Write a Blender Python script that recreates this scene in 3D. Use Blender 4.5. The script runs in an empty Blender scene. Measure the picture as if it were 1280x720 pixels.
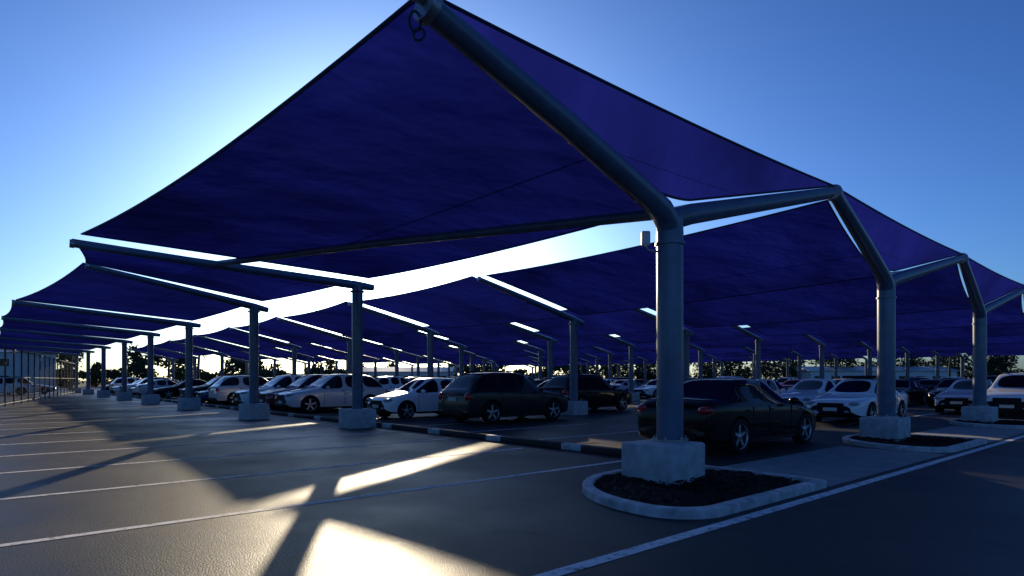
import bpy, bmesh, math, random
from mathutils import Vector, Matrix
R = random.Random(7)
scene = bpy.context.scene

# ---------------------------------------------------------------- grid frame of the car park
RX, RY = 0.757, 0.654      # "s" axis : along the stall lines
LX, LY = -0.654, 0.757     # "D" axis : along the column rows
def G(s, D, z=0.0):
    return Vector((s*RX + D*LX, s*RY + D*LY, z))
YAW = math.atan2(RY, RX)

# ---------------------------------------------------------------- materials
def nt(name):
    m = bpy.data.materials.new(name); m.use_nodes = True
    n = m.node_tree.nodes; l = m.node_tree.links
    b = n.get("Principled BSDF")
    return m, n, l, b
def simple(name, col, rough=0.5, metal=0.0, coat=0.0, var=0.0, scale=8.0, bump=0.0, spec=0.5):
    m, n, l, b = nt(name)
    b.inputs["Roughness"].default_value = rough
    b.inputs["Metallic"].default_value = metal
    b.inputs["Coat Weight"].default_value = coat
    b.inputs["Coat Roughness"].default_value = 0.03
    b.inputs["Specular IOR Level"].default_value = spec
    b.inputs["Base Color"].default_value = (*col, 1)
    if var > 0 or bump > 0:
        tc = n.new("ShaderNodeTexCoord"); nz = n.new("ShaderNodeTexNoise")
        nz.inputs["Scale"].default_value = scale; nz.inputs["Detail"].default_value = 6
        l.new(tc.outputs["Object"], nz.inputs["Vector"])
        if var > 0:
            r = n.new("ShaderNodeValToRGB")
            r.color_ramp.elements[0].position = 0.3; r.color_ramp.elements[1].position = 0.7
            r.color_ramp.elements[0].color = (*[c*(1-var) for c in col], 1)
            r.color_ramp.elements[1].color = (*[min(1, c*(1+var)) for c in col], 1)
            l.new(nz.outputs["Fac"], r.inputs[0]); l.new(r.outputs[0], b.inputs["Base Color"])
        if bump > 0:
            bp = n.new("ShaderNodeBump"); bp.inputs["Strength"].default_value = bump; bp.inputs["Distance"].default_value = 0.02
            l.new(nz.outputs["Fac"], bp.inputs["Height"]); l.new(bp.outputs[0], b.inputs["Normal"])
    return m

def asphalt_mat():
    m, n, l, b = nt("asphalt")
    tc = n.new("ShaderNodeTexCoord")
    big = n.new("ShaderNodeTexNoise"); big.inputs["Scale"].default_value = 0.35; big.inputs["Detail"].default_value = 7; big.inputs["Roughness"].default_value = .6
    fine = n.new("ShaderNodeTexNoise"); fine.inputs["Scale"].default_value = 70; fine.inputs["Detail"].default_value = 4
    l.new(tc.outputs["Object"], big.inputs["Vector"]); l.new(tc.outputs["Object"], fine.inputs["Vector"])
    r1 = n.new("ShaderNodeValToRGB")
    r1.color_ramp.elements[0].position = .32; r1.color_ramp.elements[0].color = (.012, .013, .015, 1)
    r1.color_ramp.elements[1].position = .72; r1.color_ramp.elements[1].color = (.038, .039, .041, 1)
    r2 = n.new("ShaderNodeValToRGB")
    r2.color_ramp.elements[0].position = .35; r2.color_ramp.elements[0].color = (.5, .5, .5, 1)
    r2.color_ramp.elements[1].position = .7; r2.color_ramp.elements[1].color = (1.5, 1.5, 1.5, 1)
    l.new(big.outputs["Fac"], r1.inputs[0]); l.new(fine.outputs["Fac"], r2.inputs[0])
    mx = n.new("ShaderNodeMixRGB"); mx.blend_type = 'MULTIPLY'; mx.inputs[0].default_value = 1
    l.new(r1.outputs[0], mx.inputs[1]); l.new(r2.outputs[0], mx.inputs[2])
    st = n.new("ShaderNodeTexNoise"); st.inputs["Scale"].default_value = 1.1; st.inputs["Detail"].default_value = 3
    l.new(tc.outputs["Object"], st.inputs["Vector"])
    r3 = n.new("ShaderNodeValToRGB")
    r3.color_ramp.elements[0].position = .58; r3.color_ramp.elements[0].color = (1, 1, 1, 1)
    r3.color_ramp.elements[1].position = .70; r3.color_ramp.elements[1].color = (.42, .42, .42, 1)
    l.new(st.outputs["Fac"], r3.inputs[0])
    m2 = n.new("ShaderNodeMixRGB"); m2.blend_type = 'MULTIPLY'; m2.inputs[0].default_value = 1
    l.new(mx.outputs[0], m2.inputs[1]); l.new(r3.outputs[0], m2.inputs[2])
    vo = n.new("ShaderNodeTexVoronoi"); vo.feature = 'DISTANCE_TO_EDGE'; vo.inputs["Scale"].default_value = .3
    wn = n.new("ShaderNodeTexNoise"); wn.inputs["Scale"].default_value = 1.5; wn.inputs["Detail"].default_value = 5
    l.new(tc.outputs["Object"], wn.inputs["Vector"])
    ad = n.new("ShaderNodeMixRGB"); ad.blend_type = 'ADD'; ad.inputs[0].default_value = .8
    l.new(tc.outputs["Object"], ad.inputs[1]); l.new(wn.outputs["Color"], ad.inputs[2]); l.new(ad.outputs[0], vo.inputs["Vector"])
    r4 = n.new("ShaderNodeValToRGB")
    r4.color_ramp.elements[0].position = 0.0; r4.color_ramp.elements[0].color = (.3, .3, .3, 1)
    r4.color_ramp.elements[1].position = .007; r4.color_ramp.elements[1].color = (1, 1, 1, 1)
    l.new(vo.outputs["Distance"], r4.inputs[0])
    m3 = n.new("ShaderNodeMixRGB"); m3.blend_type = 'MULTIPLY'; m3.inputs[0].default_value = 1
    l.new(m2.outputs[0], m3.inputs[1]); l.new(r4.outputs[0], m3.inputs[2])
    l.new(m3.outputs[0], b.inputs["Base Color"])
    rr = n.new("ShaderNodeMapRange"); rr.inputs[1].default_value = .3; rr.inputs[2].default_value = .7
    rr.inputs[3].default_value = .38; rr.inputs[4].default_value = .62
    l.new(big.outputs["Fac"], rr.inputs[0]); l.new(rr.outputs[0], b.inputs["Roughness"])
    b.inputs["Specular IOR Level"].default_value = .27
    bp = n.new("ShaderNodeBump"); bp.inputs["Strength"].default_value = .6; bp.inputs["Distance"].default_value = .010
    l.new(fine.outputs["Fac"], bp.inputs["Height"]); l.new(bp.outputs[0], b.inputs["Normal"])
    return m

def worn_paint():
    m, n, l, b = nt("worn_white_paint")
    tc = n.new("ShaderNodeTexCoord"); nz = n.new("ShaderNodeTexNoise")
    nz.inputs["Scale"].default_value = 9; nz.inputs["Detail"].default_value = 8; nz.inputs["Roughness"].default_value = .75
    l.new(tc.outputs["Object"], nz.inputs["Vector"])
    r = n.new("ShaderNodeValToRGB")
    r.color_ramp.elements[0].position = .34; r.color_ramp.elements[0].color = (.07, .07, .07, 1)
    r.color_ramp.elements[1].position = .50; r.color_ramp.elements[1].color = (.8, .8, .78, 1)
    l.new(nz.outputs["Fac"], r.inputs[0]); l.new(r.outputs[0], b.inputs["Base Color"])
    b.inputs["Roughness"].default_value = .7
    return m

def fabric_mat():
    m, n, l, b = nt("blue_shade_cloth")
    out = n.get("Material Output"); n.remove(b)
    tc = n.new("ShaderNodeTexCoord")
    nz = n.new("ShaderNodeTexNoise"); nz.inputs["Scale"].default_value = .28; nz.inputs["Detail"].default_value = 6; nz.inputs["Distortion"].default_value = .6
    l.new(tc.outputs["Object"], nz.inputs["Vector"])
    def ramp(c0, c1):
        r = n.new("ShaderNodeValToRGB")
        r.color_ramp.elements[0].position = .32; r.color_ramp.elements[0].color = (*c0, 1)
        r.color_ramp.elements[1].position = .68; r.color_ramp.elements[1].color = (*c1, 1)
        l.new(nz.outputs["Fac"], r.inputs[0]); return r
    r = ramp((.001, .004, .038), (.002, .013, .115))
    rt = ramp((.003, .0045, .042), (.0075, .0105, .120))
    uv = n.new("ShaderNodeUVMap"); sp = n.new("ShaderNodeSeparateXYZ"); l.new(uv.outputs[0], sp.inputs[0])
    mu = n.new("ShaderNodeMath"); mu.operation = 'MULTIPLY'; mu.inputs[1].default_value = 1/2.9
    l.new(sp.outputs[1], mu.inputs[0])
    fr = n.new("ShaderNodeMath"); fr.operation = 'FRACT'; l.new(mu.outputs[0], fr.inputs[0])
    lt = n.new("ShaderNodeMath"); lt.operation = 'LESS_THAN'; lt.inputs[1].default_value = .012
    l.new(fr.outputs[0], lt.inputs[0])
    def seam(src):
        mx = n.new("ShaderNodeMixRGB"); l.new(lt.outputs[0], mx.inputs[0]); l.new(src.outputs[0], mx.inputs[1])
        mx.inputs[2].default_value = (.001, .003, .03, 1); return mx
    d = n.new("ShaderNodeBsdfDiffuse"); t = n.new("ShaderNodeBsdfTranslucent")
    l.new(seam(r).outputs[0], d.inputs[0]); l.new(seam(rt).outputs[0], t.inputs[0])
    ms = n.new("ShaderNodeAddShader")
    l.new(d.outputs[0], ms.inputs[0]); l.new(t.outputs[0], ms.inputs[1])
    n2 = n.new("ShaderNodeTexNoise"); n2.inputs["Scale"].default_value = 1.0; n2.inputs["Detail"].default_value = 3
    l.new(tc.outputs["Object"], n2.inputs["Vector"])
    bp = n.new("ShaderNodeBump"); bp.inputs["Strength"].default_value = .45; bp.inputs["Distance"].default_value = .3
    l.new(n2.outputs["Fac"], bp.inputs["Height"])
    l.new(bp.outputs[0], d.inputs["Normal"]); l.new(bp.outputs[0], t.inputs["Normal"])
    l.new(ms.outputs[0], out.inputs[0])
    return m

M = {}
M['asphalt'] = asphalt_mat()
M['paint'] = worn_paint()
M['fabric'] = fabric_mat()
M['steel'] = simple("blue_grey_painted_steel", (.085, .125, .19), .34, 0.0, .3, .18, 5, .05)
M['galv'] = simple("galvanised_steel", (.35, .36, .37), .4, .8, 0, .2, 20)
M['fence'] = simple("weathered_fence_steel", (.10, .105, .11), .75, .3, 0, .2, 20, spec=.2)
M['cable'] = simple("steel_cable", (.03, .035, .07), .5, .4)
M['conc'] = simple("concrete", (.46, .47, .47), .85, 0, 0, .22, 6, .4)
M['path'] = simple("pale_concrete_path", (.26, .26, .26), .9, 0, 0, .2, 3, .3)
M['kerbw'] = simple("kerb_white", (.5, .5, .49), .8, 0, 0, .35, 7, .3)
M['kerbb'] = simple("kerb_black", (.02, .02, .022), .7, 0, 0, .3, 7, .3)
M['mulch'] = simple("mulch", (.014, .011, .009), .95, 0, 0, .6, 30, 1.0, .2)
M['glass'] = simple("car_glass", (.006, .007, .008), .03, 0, 0, spec=.5)
M['tyre'] = simple("tyre_rubber", (.010, .010, .010), .8, spec=.3)
M['rim'] = simple("alloy_rim", (.45, .46, .48), .35, .6)
M['trim'] = simple("black_trim", (.008, .008, .009), .6, spec=.25)
M['head'] = simple("headlamp_lens", (.35, .38, .4), .08, .3, .5)
M['tail'] = simple("tail_lamp_lens", (.45, .012, .012), .15, 0, .5)
M['plate'] = simple("number_plate", (.6, .6, .55), .5)
M['leaf'] = simple("foliage", (.03, .05, .018), .8, 0, 0, .5, .8)
M['bark'] = simple("bark", (.09, .07, .05), .9, 0, 0, .3, 8)
M['wall'] = simple("pale_render_wall", (.65, .64, .6), .85, 0, 0, .1, 2)
M['roof'] = simple("roof_metal", (.4, .41, .43), .5, .3)
M['white'] = simple("white_plastic", (.7, .7, .7), .5)
M['earth'] = simple("dry_ground", (.05, .05, .035), .95, 0, 0, .3, .3, spec=.1)

def obj(name, me, mats=(), parent=None):
    o = bpy.data.objects.new(name, me); scene.collection.objects.link(o)
    for m in mats: me.materials.append(m)
    if parent: o.parent = parent
    return o
def empty(name, loc=(0, 0, 0)):
    o = bpy.data.objects.new(name, None); scene.collection.objects.link(o); o.location = loc
    return o
def smooth(me, on=True):
    for p in me.polygons: p.use_smooth = on
def smooth_angle(me, deg=35):
    bm = bmesh.new(); bm.from_mesh(me)
    for f in bm.faces: f.smooth = True
    for e in bm.edges:
        if len(e.link_faces) == 2 and e.calc_face_angle(0) > math.radians(deg): e.smooth = False
    bm.to_mesh(me); bm.free()

def tube_data(pts, rads, seg=16, V=None, F=None):
    V = [] if V is None else V; F = [] if F is None else F
    base = len(V); n = len(pts); pts = [Vector(p) for p in pts]
    for i, p in enumerate(pts):
        a = pts[max(i-1, 0)]; b = pts[min(i+1, n-1)]
        t = (b-a).normalized()
        up = Vector((0, 0, 1)) if abs(t.z) < .95 else Vector((RX, RY, 0))
        x = t.cross(up).normalized(); y = x.cross(t).normalized()
        for k in range(seg):
            an = 2*math.pi*k/seg
            V.append(p + (x*math.cos(an)+y*math.sin(an))*rads[i])
    for i in range(n-1):
        for k in range(seg):
            a = base+i*seg+k; b = base+i*seg+(k+1) % seg
            F.append((a, b, b+seg, a+seg))
    F.append(tuple(base+k for k in range(seg))[::-1]); F.append(tuple(base+(n-1)*seg+k for k in range(seg)))
    return V, F
def tube(name, pts, rads, mat, parent=None, seg=16):
    if not isinstance(rads, (list, tuple)): rads = [rads]*len(pts)
    V, F = tube_data(pts, rads, seg)
    me = bpy.data.meshes.new(name); me.from_pydata(V, [], F); me.update(); smooth_angle(me, 50)
    return obj(name, me, [mat], parent)
def box(name, c, size, mat, parent=None, yaw=YAW, bevel=.0, bseg=2):
    bm = bmesh.new(); bmesh.ops.create_cube(bm, size=1)
    for v in bm.verts: v.co = Vector((v.co.x*size[0], v.co.y*size[1], v.co.z*size[2]))
    if bevel > 0: bmesh.ops.bevel(bm, geom=bm.edges[:], offset=bevel, segments=bseg, affect='EDGES', profile=.5)
    bmesh.ops.rotate(bm, verts=bm.verts, cent=(0, 0, 0), matrix=Matrix.Rotation(yaw, 3, 'Z'))
    bmesh.ops.translate(bm, verts=bm.verts, vec=c)
    me = bpy.data.meshes.new(name); bm.to_mesh(me); bm.free()
    if bevel > 0: smooth_angle(me, 40)
    return obj(name, me, [mat], parent)

# ---------------------------------------------------------------- ground
def sheet(name, poly, z, mat, parent=None):
    me = bpy.data.meshes.new(name); me.from_pydata([(p[0], p[1], z) for p in poly], [], [tuple(range(len(poly)))]); me.update()
    return obj(name, me, [mat], parent)
sheet("ground", [(-900, -300), (900, -300), (900, 1200), (-900, 1200)], -.012, M['earth'])
sheet("asphalt_car_park", [(-130, -60), (150, -60), (150, 125), (-130, 125)], 0, M['asphalt'])

mk = empty("parking_line_markings")
def line(s0, D0, s1, D1, w=.1, z=.004):
    a = G(s0, D0); b = G(s1, D1); t = (b-a).normalized(); nrm = Vector((-t.y, t.x, 0))*w/2
    sheet("painted_line", [a-nrm, b-nrm, b+nrm, a+nrm], z, M['paint'], mk)
for k in range(0, 26):
    D = 6.7+2.6*k
    line(-3.5, D, 8.3, D, .11)
for k in range(0, 24):
    D = 7.6+2.75*k
    line(9.2, D, 14.5, D, z=.004)
    line(20.5, D, 25.6, D, z=.004); line(26.1, D, 31, D, z=.004)
line(-6, 3.12, 60, 3.12, .13)

kb = empty("painted_kerb")
D = 6.2; i = 0
while D < 75:
    ln = 1.9 if i % 2 == 0 else .55
    box("kerb_section", G(8.85, D+ln/2, .065), (.18, ln-.012, .13), M['kerbb'] if i % 2 == 0 else M['kerbw'], kb, bevel=.025)
    D += ln; i += 1

def island(sc, nm="planting_island"):
    p = empty(nm)
    s0, s1, D0, D1 = sc-2.1, sc+1.1, 3.3, 5.7
    RT, RB = 1.75, .6
    KW = .13
    def rr(ins):
        pts = []
        a0, a1, b0, b1 = s0+ins, s1-ins, D0+ins, D1-ins
        rt, rb = RT-ins, RB-ins
        for (cx, cy, st, rad) in ((a1-.1, b1-.1, 0, .1), (a0+rt, b1-rt, 90, rt), (a0+rb, b0+rb, 180, rb), (a1-.1, b0+.1, 270, .1)):
            for k in range(11):
                an = math.radians(st+90*k/10); pts.append((cx+rad*math.cos(an), cy+rad*math.sin(an)))
        return pts
    o = rr(0); inn = rr(KW); n = len(o)
    V = [G(a, b, 0.0) for a, b in o]+[G(a, b, .085) for a, b in o]+[G(a, b, .10) for a, b in rr(.02)]+[G(a, b, .10) for a, b in inn]+[G(a, b, .02) for a, b in inn]
    F = []
    for L in range(4):
        for k in range(n):
            F.append((L*n+k, L*n+(k+1) % n, (L+1)*n+(k+1) % n, (L+1)*n+k))
    me = bpy.data.meshes.new("island_kerb"); me.from_pydata(V, [], F); me.update()
    obj("island_kerb", me, [M['kerbw']], p)
    bm = bmesh.new(); rnd = random.Random(int(sc*10))
    NX, NY = 56, 40
    grid = [[None]*(NY+1) for _ in range(NX+1)]
    K = KW-.01
    for a in range(NX+1):
        for b in range(NY+1):
            u = s0+K+(s1-s0-2*K)*a/NX; v = D0+K+(D1-D0-2*K)*b/NY
            for cy, sg, r in ((D1-RT, 1, RT-K), (D0+RB, -1, RB-K)):
                cx = s0+K+r
                if u < cx and (v-cy)*sg > 0:
                    d = math.hypot(u-cx, v-cy)
                    if d > r: u = cx+(u-cx)*r/d; v = cy+(v-cy)*r/d
            grid[a][b] = bm.verts.new(G(u, v, .045+rnd.random()*.05+.03*math.sin(u*3)*math.sin(v*4)))
    for a in range(NX):
        for b in range(NY):
            try: bm.faces.new((grid[a][b], grid[a+1][b], grid[a+1][b+1], grid[a][b+1]))
            except Exception: pass
    for _ in range(500):
        u = rnd.uniform(s0+1.2, s1-.3); v = rnd.uniform(D0+.3, D1-.3)
        c = G(u, v, .10); a = rnd.uniform(0, 6.28); L = rnd.uniform(.02, .05)
        dx = Vector((math.cos(a), math.sin(a), rnd.uniform(-.3, .5)))*L; dy = Vector((-math.sin(a), math.cos(a), rnd.uniform(-.3, .6)))*L*.4
        bm.faces.new([bm.verts.new(c-dx-dy), bm.verts.new(c+dx-dy), bm.verts.new(c+dx+dy), bm.verts.new(c-dx+dy)])
    me = bpy.data.meshes.new("mulch_bed"); bm.to_mesh(me); bm.free()
    obj("mulch_bed", me, [M['mulch']], p)
for i, sc in enumerate((7.23, 15.77, 24.3, 32.8, 41.3)):
    island(sc)
    a, b = sc+1.12, sc+8.5-2.12
    sheet("concrete_path", [G(a, 3.3), G(b, 3.3), G(b, 5.2), G(a, 5.2)], .005, M['path'])

# ---------------------------------------------------------------- shade structures
def sail(parent, c00, c10, c11, c01, ku=.03, kv=.03, sag=.2, nu=26, nv=26, name="fabric_sail"):
    V = []; UV = []
    def P(u, v):
        uu = .5+(u-.5)*(1-ku*4*v*(1-v)); vv = .5+(v-.5)*(1-kv*4*u*(1-u))
        p = c00.lerp(c10, uu).lerp(c01.lerp(c11, uu), vv)
        p = p.copy(); p.z -= sag*(4*u*(1-u)*.5+4*v*(1-v)*.5*(1-u)*u)*1.0 - sag*.45*(16*u*(1-u)*v*(1-v))
        return p
    for j in range(nv+1):
        for i in range(nu+1):
            V.append(P(i/nu, j/nv)); UV.append(((c10-c00).length*i/nu, (c01-c00).length*j/nv))
    F = [(j*(nu+1)+i, j*(nu+1)+i+1, (j+1)*(nu+1)+i+1, (j+1)*(nu+1)+i) for j in range(nv) for i in range(nu)]
    me = bpy.data.meshes.new(name); me.from_pydata(V, [], F); me.update()
    ul = me.uv_layers.new(name="UVMap")
    for lp in me.loops: ul.data[lp.index].uv = UV[lp.vertex_index]
    smooth(me); obj(name, me, [M['fabric']], parent)
    loop = [P(i/20, 0) for i in range(21)]+[P(1, i/20) for i in range(1, 21)]+[P(1-i/20, 1) for i in range(1, 21)]+[P(0, 1-i/20) for i in range(1, 21)]
    tube("edge_cable", loop, .018, M['cable'], parent, 6)

rows = []
rows.append([((2.9, 4.5, 4.66), (7.23, 4.99, 3.7)), ((1.45, 17, 4.5), (8.3, 16.6, 4.2)), ((2.35, 22.9, 4.95), (7.3, 22.7, 4.05)),
             ((.8, 32, 4.55), (7.3, 32, 4.05))]+[((.6, d, 4.6), (7.3, d, 4.1)) for d in (41, 50, 60, 70, 80)])
rows.append([((11.55, 4.5, 4.78), (15.77, 4.99, 3.7)), ((13.6, 17.6, 5.1), (18, 17, 3.85))]+[((12.6, d, 4.9), (17, d, 3.85)) for d in (26, 35, 44, 53, 62, 72, 82)])
rows.append([((20.0, 4.5, 4.7), (24.3, 4.99, 3.62)), ((21.5, 17.3, 4.8), (26, 17, 3.8))]+[((21, d, 4.8), (25.5, d, 3.8)) for d in (26, 35, 44, 53, 62, 72, 82)])
for k in range(3, 9):
    b = 7.23+8.52*k
    rows.append([((b-4.3, 4.5, 4.7), (b, 4.99, 3.65))]+[((b-4.2, d, 4.75), (b+.4, d, 3.75)) for d in (17, 26, 35, 44, 53, 62, 72, 82)])

for ri, row in enumerate(rows):
    near = ri < 3
    for k, (A, T) in enumerate(row):
        st = empty("shade_canopy")
        a = G(*A); t = G(*T); seg = 20 if near else 8
        rc = .185 if k == 0 else .16
        base = Vector((t.x, t.y, 0))
        d = (a-t)
        if k == 0:
            tube("column", [base+Vector((0, 0, .5)), Vector((t.x, t.y, t.z-.25)), Vector((t.x, t.y, t.z-.06))], [rc, rc, rc*.96], M['steel'], st, seg)
            arm = [t+Vector((0, 0, -.3)), t+Vector((0, 0, -.12))+d*.012, t+d*.06+Vector((0, 0, -.02)), t+d*.12, t+d*.5+Vector((0, 0, .03)), a]
            tube("arm", arm, [rc*.9, rc*.95, rc*.9, rc*.85, rc*.75, rc*.62], M['steel'], st, seg)
        else:
            # square-cut tee: straight post under a straight tapered rafter
            tube("column", [base+Vector((0, 0, .5)), Vector((t.x, t.y, t.z-.02))], [rc, rc], M['steel'], st, seg)
            dn = d.normalized()
            tube("arm", [t-dn*.5, t, t+d*.5, a], [rc*.6, rc*.8, rc*.68, rc*.5], M['steel'], st, seg)
            tube("cap_plate", [Vector((t.x, t.y, t.z-.20)), Vector((t.x, t.y, t.z-.17))], rc*1.35, M['steel'], st, seg)
        tube("arm_end_cap", [a-d.normalized()*.06, a+d.normalized()*.03], rc*(.78 if k == 0 else .6), M['galv'], st, seg)
        if near and k == 0:
            tube("joint_collar", [Vector((t.x, t.y, t.z-.42)), Vector((t.x, t.y, t.z-.38))], rc*1.12, M['steel'], st, seg)
        fo = Vector((-.14, -.18, 0)) if k == 0 and near else Vector((0, 0, 0))
        box("footing", Vector((t.x, t.y, .26))+fo, (.84, .8, .58), M['conc'], st, bevel=.035)
        if near and k == 0:
            tube("base_plate", [base+Vector((0, 0, .551)), base+Vector((0, 0, .58))], .25, M['galv'], st, 20)
            for q in range(6):
                an = q*math.pi/3
                pb = base+Vector((math.cos(an)*.215, math.sin(an)*.215, .57))
                tube("anchor_bolt", [pb, pb+Vector((0, 0, .05))], .018, M['galv'], st, 6)
        if k == 0 and ri+1 < len(rows):
            nA = G(*rows[ri+1][0][0]); d2 = nA-t
            tube("cross_arm", [t+Vector((0, 0, -.05)), t+d2*.1+Vector((0, 0, -.02)), nA-d2.normalized()*.15], [rc*.85, rc*.8, rc*.55], M['steel'], st, seg)
            off = Vector((0, 0, .12))
            sail(st, a+off, nA+off, t+d2*.12+off*1.5, t+d*.08+off*1.5, ku=.0, kv=.03, sag=.10, nv=16, name="front_infill_sail")
        if k+1 < len(row):
            a2 = G(*row[k+1][0]); t2 = G(*row[k+1][1])
            g = .35 if k else .17
            Lr = (a2-a).length
            up = Vector((0, 0, .14))
            fg = .9 if ri == 0 and k == 0 else .55
            ca = a.lerp(a2, g/Lr)+up; cb = a.lerp(a2, 1-fg/Lr)+Vector((0, 0, .06 if k == 0 else .05))
            ta = t.lerp(t2, (g if k else .2)/Lr)+up; tb = t.lerp(t2, 1-fg/Lr)+up
            if ri >= 1 and k == 0: ca = a.lerp(a2, .12/Lr)+Vector((0, 0, -.12))
            sg = .24 if ri == 0 and k == 0 else .15
            sail(st, ca, cb, tb, ta, ku=.010, kv=.035, sag=sg, nu=26 if near else 12, nv=20 if near else 10)
p0 = G(7.1, 5.1, 3.72); p1 = G(4.48, 16.9, 4.40)
par = [o for o in bpy.data.objects if o.name == "shade_canopy"][0]
tube("purlin", [p0, p0.lerp(p1, .5)+Vector((0, 0, .05)), p1], .08, M['steel'], par, 12)
A0 = G(2.9, 4.5, 4.66)
for q in range(2):
    cc = A0+Vector((-.10+.03*q, .03*q, -.13-.10*q))
    ringp = [cc+Vector((math.cos(x)*.05, math.sin(x)*.03*(1 if q else -1), math.sin(x)*.07)) for x in [i*2*math.pi/14 for i in range(15)]]
    tube("shackle", ringp, .012, M['cable'], par, 6)
box("apex_bracket", A0+Vector((0, 0, .1)), (.3, .1, .16), M['galv'], par, bevel=.01)
T0 = G(7.23, 4.99, 3.35)
box("floodlight_housing", T0+Vector((-.34, 0, .03)), (.12, .1, .2), M['white'], par, yaw=0, bevel=.02)
tube("floodlight_bracket", [T0+Vector((-.34, 0, -.08)), T0+Vector((-.3, 0, -.14)), T0+Vector((-.12, 0, -.16))], .018, M['galv'], par, 8)

# ---------------------------------------------------------------- cars
SL = ["car_body", "glass", "tyre", "rim", "trim", "head", "tail", "plate"]
def car_mesh(kind):
    if kind == 'sedan':
        L, W, wb, wr_, rr = 4.75, .91, 2.78, .60, .335
        S = [(2.36, .60, .62, .50, .52), (2.27, .70, .78, .60, .62), (2.0, .78, .87, .66, .72), (1.5, .87, .91, .70, .82), (.98, .94, .91, .72, .89),
             (.80, .97, .91, .72, .90), (.10, 1.385, .91, .58, .92), (-.02, 1.42, .91, .58, .92), (-.22, 1.44, .91, .585, .925), (-.30, 1.445, .91, .585, .925),
             (-.75, 1.44, .91, .575, .93), (-1.0, 1.41, .91, .56, .94), (-1.12, 1.385, .91, .56, .945), (-1.72, 1.08, .90, .66, .96), (-1.85, 1.06, .89, .68, .965),
             (-2.2, 1.05, .85, .66, .96), (-2.32, .98, .80, .62, .90), (-2.37, .70, .74, .58, .62)]
        wind = (5, 6); rear = (12, 13); pill = [8, 11]; side = (5, 13)
    elif kind == 'suv':
        L, W, wb, wr_, rr = 4.65, .92, 2.75, .62, .36
        S = [(2.30, .66, .66, .52, .58), (2.24, .82, .80, .62, .74), (2.0, .92, .88, .68, .86), (1.5, 1.0, .92, .72, .95), (1.02, 1.07, .92, .74, 1.0),
             (.88, 1.10, .92, .74, 1.01), (.28, 1.58, .92, .62, 1.03), (.14, 1.63, .92, .62, 1.03), (-.12, 1.66, .92, .625, 1.035), (-.2, 1.665, .92, .625, 1.035),
             (-.95, 1.66, .92, .62, 1.05), (-1.05, 1.655, .92, .615, 1.05), (-1.70, 1.60, .91, .60, 1.08), (-2.12, 1.12, .89, .70, 1.06), (-2.16, 1.10, .88, .70, 1.05),
             (-2.24, 1.02, .87, .68, .98), (-2.28, .85, .85, .66, .80), (-2.30, .62, .80, .62, .55)]
        wind = (5, 6); rear = (12, 13); pill = [8, 10]; side = (5, 13)
    else:
        L, W, wb, wr_, rr = 4.1, .87, 2.55, .58, .32
        S = [(2.05, .60, .60, .48, .52), (1.98, .72, .74, .58, .64), (1.75, .82, .83, .64, .76), (1.35, .90, .87, .68, .85), (1.0, .98, .87, .70, .91),
             (.90, 1.0, .87, .70, .92), (.20, 1.42, .87, .58, .94), (.08, 1.46, .87, .58, .94), (-.12, 1.485, .87, .585, .945), (-.20, 1.49, .87, .585, .945),
             (-.95, 1.47, .87, .58, .96), (-1.05, 1.465, .87, .575, .965), (-1.5, 1.41, .86, .56, .99), (-1.9, 1.03, .84, .64, .97), (-1.94, 1.0, .83, .64, .95),
             (-2.0, .92, .82, .62, .88), (-2.04, .78, .80, .60, .72), (-2.06, .58, .74, .56, .5)]
        wind = (5, 6); rear = (12, 13); pill = [8, 10]; side = (5, 13)
    bm = bmesh.new(); rings = []
    for i, (x, zt, w, tw, belt) in enumerate(S):
        end = i in (0, len(S)-1)
        zb = .34 if end else (.24 if i in (1, len(S)-2) else .19)
        zm = min(.55, belt-.06)
        half = [(0, zb), (w*.80, zb), (w*.965, zb+.07), (w, zm), (w*.985, belt-.07 if belt-.07 > zm else belt-.03), (w*.95, belt), (tw, zt-.045 if zt-belt > .15 else zt-.02), (tw*.86, zt-.008), (0, zt+.015)]
        ring = [bm.verts.new((x, y, z)) for y, z in half]
        ring += [bm.verts.new((x, -y, z)) for y, z in half[-2:0:-1]]
        rings.append(ring)
    n = len(rings[0])
    for i in range(len(S)-1):
        for k in range(n):
            f = bm.faces.new((rings[i][k], rings[i][(k+1) % n], rings[i+1][(k+1) % n], rings[i+1][k]))
            kk = k if k < 8 else n-1-k
            mi = 0
            if kk in (0, 1): mi = 4
            if kk == 7 and ((wind[0] <= i < wind[1]) or (rear[0] <= i < rear[1])): mi = 1
            if kk == 5 and side[0] <= i < side[1] and i not in pill: mi = 1
            f.material_index = mi; f.smooth = True
    bm.faces.new(rings[0][::-1]).material_index = 4; bm.faces.new(rings[-1]).material_index = 0
    bmesh.ops.recalc_face_normals(bm, faces=bm.faces)
    cl = bm.edges.layers.float.new('crease_edge')
    for e in bm.edges:
        ms = {f.material_index for f in e.link_faces}
        if len(ms) > 1: e[cl] = .8
    for i in range(1, len(rings)-2):
        for k in (4, n-4):
            e = bm.edges.get((rings[i][k], rings[i+1][k]))
            if e: e[cl] = max(e[cl], .6)
    me = bpy.data.meshes.new("tmp"); bm.to_mesh(me); bm.free()
    o = bpy.data.objects.new("tmp", me); scene.collection.objects.link(o)
    for s_ in SL: me.materials.append(M.get(s_, M['white']))
    ss = o.modifiers.new("s", 'SUBSURF'); ss.levels = 2; ss.render_levels = 2
    cuts = []
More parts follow.
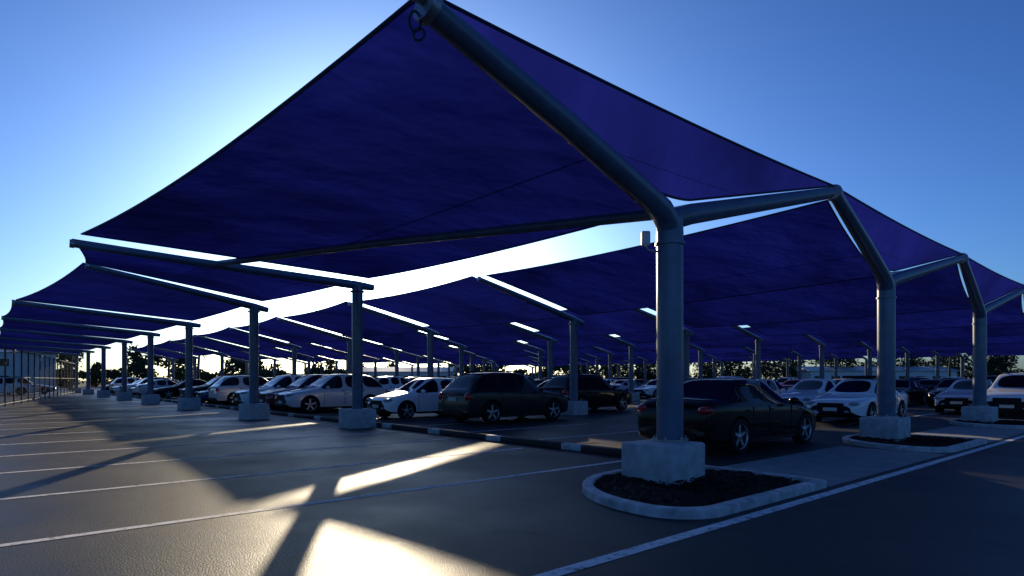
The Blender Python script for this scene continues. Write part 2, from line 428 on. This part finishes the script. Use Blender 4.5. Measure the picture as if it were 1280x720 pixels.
    for sx in (1, -1):
        for sy in (1, -1):
            b2 = bmesh.new(); bmesh.ops.create_cone(b2, segments=28, radius1=rr+.055, radius2=rr+.055, depth=.5, cap_ends=True)
            bmesh.ops.rotate(b2, verts=b2.verts, cent=(0, 0, 0), matrix=Matrix.Rotation(math.pi/2, 3, 'X'))
            bmesh.ops.translate(b2, verts=b2.verts, vec=(sx*wb/2, sy*(W+.0), rr))
            cm = bpy.data.meshes.new("c"); b2.to_mesh(cm); b2.free()
            co = bpy.data.objects.new("c", cm); scene.collection.objects.link(co); cuts.append(co)
            bo = o.modifiers.new("b", 'BOOLEAN'); bo.object = co; bo.operation = 'DIFFERENCE'; bo.solver = 'EXACT'
    dg = bpy.context.evaluated_depsgraph_get()
    ev = o.evaluated_get(dg); fin = bpy.data.meshes.new_from_object(ev)
    bpy.data.objects.remove(o)
    for c in cuts: bpy.data.objects.remove(c)
    bm = bmesh.new(); bm.from_mesh(fin)
    for f in bm.faces:
        c = f.calc_center_median()
        for sx in (1, -1):
            dd = math.hypot(c.x-sx*wb/2, c.z-rr)
            if dd < rr+.053 and abs(c.y) > W-.3:
                f.material_index = 4; f.smooth = False
            elif abs(dd-(rr+.055)) < .006 and abs(f.normal.y) < .3 and abs(c.y) > W-.3:
                f.material_index = 4; f.smooth = False
    for e in bm.edges:
        if len(e.link_faces) == 2 and e.calc_face_angle(0) > math.radians(40): e.smooth = False
    def add_box(c, sz, mi, bev=.01, rot=None):
        r = bmesh.ops.create_cube(bm, size=1); vs = r['verts']
        for v in vs: v.co = Vector((v.co.x*sz[0], v.co.y*sz[1], v.co.z*sz[2]))
        if rot: bmesh.ops.rotate(bm, verts=vs, cent=(0, 0, 0), matrix=rot)
        bmesh.ops.translate(bm, verts=vs, vec=c)
        fs = {f for v in vs for f in v.link_faces}
        for f in fs: f.material_index = mi
        if bev:
            es = list({e for v in vs for e in v.link_edges})
            rb = bmesh.ops.bevel(bm, geom=es, offset=bev, segments=2, affect='EDGES')
            for f in rb['faces']: f.material_index = mi
    def add_ell(c, sz, mi):
        r = bmesh.ops.create_uvsphere(bm, u_segments=14, v_segments=8, radius=1); vs = r['verts']
        for v in vs: v.co = Vector((v.co.x*sz[0]+c[0], v.co.y*sz[1]+c[1], v.co.z*sz[2]+c[2]))
        for f in {f for v in vs for f in v.link_faces}: f.material_index = mi; f.smooth = True
    def lathe(cx, cy, cz, prof, seg, side_):
        rg = []
        for (r_, yo, _) in prof:
            rg.append([bm.verts.new((cx+math.cos(2*math.pi*k/seg)*r_, cy+side_*yo, cz+math.sin(2*math.pi*k/seg)*r_)) for k in range(seg)])
        for i in range(len(prof)-1):
            for k in range(seg):
                q = (rg[i][k], rg[i][(k+1) % seg], rg[i+1][(k+1) % seg], rg[i+1][k])
                f = bm.faces.new(q if side_ > 0 else q[::-1]); f.material_index = prof[i][2]; f.smooth = True
    x0 = S[0][0]; x1 = S[-1][0]
    belt0 = S[2][4]; beltr = S[-3][4]
    for sy in (1, -1):
        add_ell((x0-.16, sy*S[1][2]*.83, belt0-.07), (.19, .17, .065), 5)
        add_ell((x0-.03, sy*S[0][2]*.75, .40), (.05, .09, .045), 5)
        add_ell((x1+.10, sy*S[-2][2]*.86, beltr-.12), (.13, .15, .085 if kind == 'sedan' else .15), 6)
        add_ell((S[5][0]-.22, sy*(W+.10), S[5][4]+.07), (.07, .11, .07), 0)
        for hx in (.0, -.95):
            add_box((S[8][0]+.05+hx, sy*(W*.985), S[8][4]-.11), (.17, .03, .03), 4, .008)
        for hx in (S[5][0]-.1, S[8][0]-.04, S[11][0]+.1):
            add_box((hx, sy*(W*.992-.002), .62), (.014, .014, .52), 4, 0)
        add_box((0, sy*(W*.945), .235), (wb-.8, .05, .09), 4, .015)
        if kind == 'suv':
            add_box((-.6, sy*.56, 1.69), (1.7, .035, .035), 4, .01)
        for sx in (1, -1):
            cy = sy*(W-.20)
            t = rr
            lathe(sx*wb/2, cy, rr, [(.0, -.02, 2), (t*.7, -.02, 2), (t*.97, .0, 2), (t, .03, 2), (t, .17, 2), (t*.975, .20, 2), (t*.70, .205, 3), (t*.67, .18, 4), (t*.64, .12, 4), (0, .12, 4)], 28, sy)
            for q in range(5):
                an = q*2*math.pi/5+.3
                rot = Matrix.Rotation(-an, 3, 'Y')
                add_box(Vector((sx*wb/2+math.cos(an)*t*.36, cy+sy*.155, rr+math.sin(an)*t*.36)), (t*.66, .03, .055), 3, 0, rot)
            lathe(sx*wb/2, cy, rr, [(.07, .14, 3), (.065, .185, 3), (0, .19, 3)], 12, sy)
    add_box((x0-.03, 0, .60 if kind != 'suv' else .70), (.1, .80, .14), 4, .02)
    add_box((x0-.02, 0, .36), (.1, .95, .10), 4, .02)
    add_box((x0+.015, 0, .47), (.03, .42, .11), 7, .005)
    add_box((x1-.005, 0, .72 if kind == 'sedan' else .78), (.04, .42, .12), 7, .005)
    add_box((x1+.02, 0, .36), (.1, 1.1, .12), 4, .02)
    me = bpy.data.meshes.new("car_"+kind)
    for s_ in SL: me.materials.append(M.get(s_, M['white']))
    bm.to_mesh(me); bm.free(); me.update()
    return me
proto = {k: car_mesh(k) for k in ('sedan', 'suv', 'hatch')}
def cpaint(nm, c, metal=.0, rough=.35, coat=.9, spec=.3): return simple("car_paint_"+nm, c, rough, metal, coat, spec=spec)
PC = {'black': cpaint('black', (.003, .003, .004), .0, .3, .5, .1), 'grey': cpaint('dark_grey', (.012, .013, .016), 0, .3, .5, .2), 'silver': cpaint('silver', (.55, .56, .58), .15),
      'white': cpaint('white', (.88, .88, .88), 0), 'blue': cpaint('blue', (.02, .05, .14)), 'red': cpaint('red', (.2, .015, .015)), 'sand': cpaint('sand', (.3, .27, .22), .4)}
def car(kind, s, D, col, flip=False, name="parked_car", jit=0):
    o = bpy.data.objects.new(name, proto[kind]); scene.collection.objects.link(o)
    o.location = G(s, D, .002); o.rotation_euler = (0, 0, YAW+(math.pi if flip else 0)+jit)
    o.material_slots[0].link = 'OBJECT'; o.material_slots[0].material = PC[col]
    return o
car('sedan', 12.15, 6.75, 'black', False)
car('suv', 13.6, 16.0, 'grey', False)
car('hatch', 12.5, 19.5, 'white', True)
car('suv', 11.6, 25.6, 'silver', True)
pol = car('sedan', 22.6, 8.0, 'white', True, "police_car")
car('sedan', 26.2, 11.0, 'white', True)
car('sedan', 32.2, 6.9, 'silver', True)
car('suv', 29.4, 3.9+.9, 'white', True)
car('suv', 20.6, 18.6, 'black', False)
occupied = [(12, 6.7), (13.6, 16), (12.5, 19.5), (11.6, 25.6), (22.6, 8), (26.2, 11), (32.2, 6.9), (29.4, 4.8), (20.6, 18.6)]
lb = box("light_bar", Vector((0, 0, 1.50)), (.28, 1.15, .1), M['trim'], None, yaw=0, bevel=.03)
lb.parent = pol; lb.location = (-.25, 0, 0)
db = box("door_panel_stripe", Vector((-.2, .915, .66)), (1.1, .01, .3), M['trim'], None, yaw=0, bevel=.0); db.parent = pol
kinds = ['sedan', 'suv', 'hatch', 'sedan', 'suv']
cols = ['silver', 'white', 'grey', 'black', 'white', 'silver', 'blue', 'black', 'red', 'grey', 'black', 'white']
for s in (11.7, 22.7, 28.6, 39.0, 45.5, 56, 62):
    for k in range(0, 27):
        D = 8.9+2.75*k
        if s < 15 and D < 27.5: continue
        if any(abs(s-a) < 5 and abs(D-b) < 2.3 for a, b in occupied): continue
        if R.random() < .30: continue
        car(R.choice(kinds), s+R.uniform(-.3, .3), D+R.uniform(-.12, .12), R.choice(cols), R.random() < .5, jit=R.uniform(-.02, .02))
for (s, D) in ((1, 72), (3, 78), (-2, 84), (-6, 86), (-9, 82)):
    car(R.choice(kinds), s, D, R.choice(['white', 'silver', 'grey']), R.random() < .5)

# ---------------------------------------------------------------- vegetation
def leafcloud(V, F, c, rad, n, sz, rnd):
    for _ in range(n):
        while True:
            p = Vector((rnd.uniform(-1, 1), rnd.uniform(-1, 1), rnd.uniform(-1, 1)))
            if p.length <= 1: break
        p = p*(.55+.45*rnd.random())
        q = Vector((c[0]+p.x*rad[0], c[1]+p.y*rad[1], c[2]+p.z*rad[2]))
        a = Vector((rnd.gauss(0, 1), rnd.gauss(0, 1), rnd.gauss(0, 1))).normalized(); b = a.orthogonal().normalized()
        s = sz*rnd.uniform(.6, 1.4); i = len(V)
        V += [q-a*s, q+b*s*.6, q+a*s, q-b*s*.6]; F.append((i, i+1, i+2, i+3))
rv = random.Random(3)
def tree_belt(x0, x1, y0, dense=False):
    V = []; F = []; x = x0
    while x < x1:
        right = x > 20 and y0 > 0
        y = y0+rv.uniform(-6, 10); h = rv.uniform(3.4, 7.5) if rv.random() > .12 else rv.uniform(8, 10)
        if right or dense: h *= 1.3
        w = rv.uniform(2.0, 4.0)
        for c in range(7):
            leafcloud(V, F, (x+rv.uniform(-w, w)*.8, y+rv.uniform(-w, w)*.5, h*rv.uniform(.3, .85)), (w*.55, w*.5, h*.2), 110 if not dense else 60, .3, rv)
        leafcloud(V, F, (x, y, 1.9 if right else 1.2), (w*1.3, 1.5, 2.4 if right else 1.6), 340 if right else 180, .3, rv)
        tube_data([(x, y, 0), (x+rv.uniform(-.3, .3), y, h*.45), (x+rv.uniform(-.6, .6), y, h*.8)], [.2, .14, .05], 5, V, F)
        x += rv.uniform(1.8, 3.2) if right or dense else rv.uniform(2.2, 4.6)
    me = bpy.data.meshes.new("distant_trees"); me.from_pydata([tuple(v) for v in V], [], F); me.update()
    obj("distant_trees", me, [M['leaf']])
tree_belt(-150, 200, 118)
tree_belt(-70, 90, -48, True)  # unseen tree row added behind the camera to darken car-paint reflections

def palm(x, y, h, seed):
    rnd = random.Random(seed); p = empty("palm_tree", (x, y, 0))
    tube("trunk", [(0, 0, 0), (rnd.uniform(-.1, .1), 0, h*.5), (rnd.uniform(-.3, .3), 0, h)], [.22, .16, .13], M['bark'], p, 8)
    V = []; F = []
    for q in range(26):
        an = rnd.uniform(0, 6.28); el = rnd.uniform(-.5, 1.2); L = rnd.uniform(1.3, 1.9)
        d = Vector((math.cos(an), math.sin(an), 0)); pts = []
        for t in range(8):
            u = t/7; pts.append(Vector((0, 0, h))+d*L*u*math.cos(el*.6)+Vector((0, 0, L*(math.sin(el)*u-.8*u*u))))
        sd = Vector((-d.y, d.x, 0))
        for t in range(1, 8):
            for sg in (1, -1):
                for e in range(2):
                    b = pts[t-1].lerp(pts[t], e*.5); i = len(V)
                    V += [b, b+d*.08, b+sd*sg*.38*(1.1-t/8)+d*.18+Vector((0, 0, -.2))]; F.append((i, i+1, i+2))
    me = bpy.data.meshes.new("fronds"); me.from_pydata([tuple(v) for v in V], [], F); me.update(); obj("fronds", me, [M['leaf']], p)
for i, (px, py, h) in enumerate(((-52, 92, 6.2), (-49.5, 96, 6.8), (-46.5, 90, 5.6), (-34, 95, 6.2), (-31, 99, 6.8), (-61, 84, 5.2), (-41, 97, 6.0), (22, 100, 6.2), (72, 100, 6.5))):
    palm(px, py, h, i)

def shed(x, y, w, d, h, name="low_building"):
    p = empty(name, (x, y, 0))
    box("walls", Vector((0, 0, h/2)), (w, d, h), M['wall'], p, yaw=0)
    V = [(-w/2-.4, -d/2-.4, h+.003), (w/2+.4, -d/2-.4, h+.003), (w/2+.4, d/2+.4, h+.003), (-w/2-.4, d/2+.4, h+.003), (-w/2-.4, 0, h+.9), (w/2+.4, 0, h+.9)]
    me = bpy.data.meshes.new("roof"); me.from_pydata(V, [], [(0, 1, 5, 4), (2, 3, 4, 5), (0, 4, 3), (1, 2, 5), (0, 3, 2, 1)]); me.update(); obj("roof", me, [M['roof']], p)
    n = int(w/3)
    for i in range(n):
        xx = -w/2+1.5+i*3
        for st in range(int(h//2.7)):
            zz = 1.5+st*2.8
            box("window", Vector((xx, -d/2-.02, zz)), (1.5, .05, 1.2), M['glass'], p, yaw=0)
            box("window_sill", Vector((xx, -d/2-.07, zz-.66)), (1.7, .14, .08), M['white'], p, yaw=0)
shed(-92, 104, 22, 8, 6.0, "office_building"); shed(-20, 112, 18, 7, 2.9); shed(66, 112, 26, 8, 3.0)
fn = empty("chain_link_fence")
fa = Vector((-25.5, 30, 0)); fb = Vector((-46, 64, 0)); nseg = 16
FH = 3.1
for i in range(nseg+1):
    p = fa.lerp(fb, i/nseg); tube("post", [p, p+Vector((0, 0, FH+.1))], .04, M['fence'], fn, 8)
for z in (.15, FH/2, FH):
    tube("rail", [fa+Vector((0, 0, z)), fb+Vector((0, 0, z))], .022, M['fence'], fn, 6)
V = []; F = []; Lf = (fb-fa).length; dirf = (fb-fa)/Lf; q = 0
while q < Lf:
    for sg in (1, -1):
        a = fa+dirf*q+Vector((0, 0, .1)); e = q+sg*(FH-.1)
        ez = FH
        if e < 0: ez = .1+q; e = 0
        if e > Lf: ez = .1+(Lf-q); e = Lf
        tube_data([a, Vector((*(fa+dirf*e).xy, ez))], [.004, .004], 3, V, F)
    q += .5
me = bpy.data.meshes.new("mesh_wire"); me.from_pydata([tuple(v) for v in V], [], F); me.update(); obj("mesh_wire", me, [M['fence']], fn)

# ---------------------------------------------------------------- light, sky, camera
EL = math.radians(13.0); AZ = math.atan2(-.213, 1)
S = Vector((math.sin(AZ)*math.cos(EL), math.cos(AZ)*math.cos(EL), math.sin(EL)))
sd = bpy.data.lights.new("sun", 'SUN'); sd.energy = 5.0; sd.angle = math.radians(.5); sd.color = (1, .82, .56)
so = bpy.data.objects.new("sun", sd); scene.collection.objects.link(so); so.rotation_euler = S.to_track_quat('Z', 'Y').to_euler(); so.location = (0, 0, 30)
w = bpy.data.worlds.new("World"); scene.world = w; w.use_nodes = True
wn = w.node_tree.nodes; wl = w.node_tree.links
sk = wn.new("ShaderNodeTexSky"); sk.sky_type = 'NISHITA'; sk.sun_disc = False
sk.sun_elevation = EL; sk.sun_rotation = AZ; sk.air_density = 1.0; sk.dust_density = 1.3; sk.ozone_density = 4.0
tint = wn.new("ShaderNodeMixRGB"); tint.blend_type = 'MULTIPLY'; tint.inputs[0].default_value = 1; tint.inputs[2].default_value = (.72, .95, 1.28, 1)
gm = wn.new("ShaderNodeGamma"); gm.inputs[1].default_value = 1.3
bg = wn["Background"]; bg.inputs[1].default_value = .064
wl.new(sk.outputs[0], tint.inputs[1]); wl.new(tint.outputs[0], gm.inputs[0]); wl.new(gm.outputs[0], bg.inputs[0])
cd = bpy.data.cameras.new("camera"); cd.sensor_width = 36; cd.lens = 36*760/1280; cd.shift_y = 115/1280; cd.clip_end = 3000; cd.clip_start = .05
co = bpy.data.objects.new("camera", cd); scene.collection.objects.link(co); co.location = (0, 0, 1.4); co.rotation_euler = (math.radians(90), 0, 0)
scene.camera = co
scene.view_settings.view_transform = 'Standard'; scene.view_settings.look = 'None'; scene.view_settings.exposure = 0
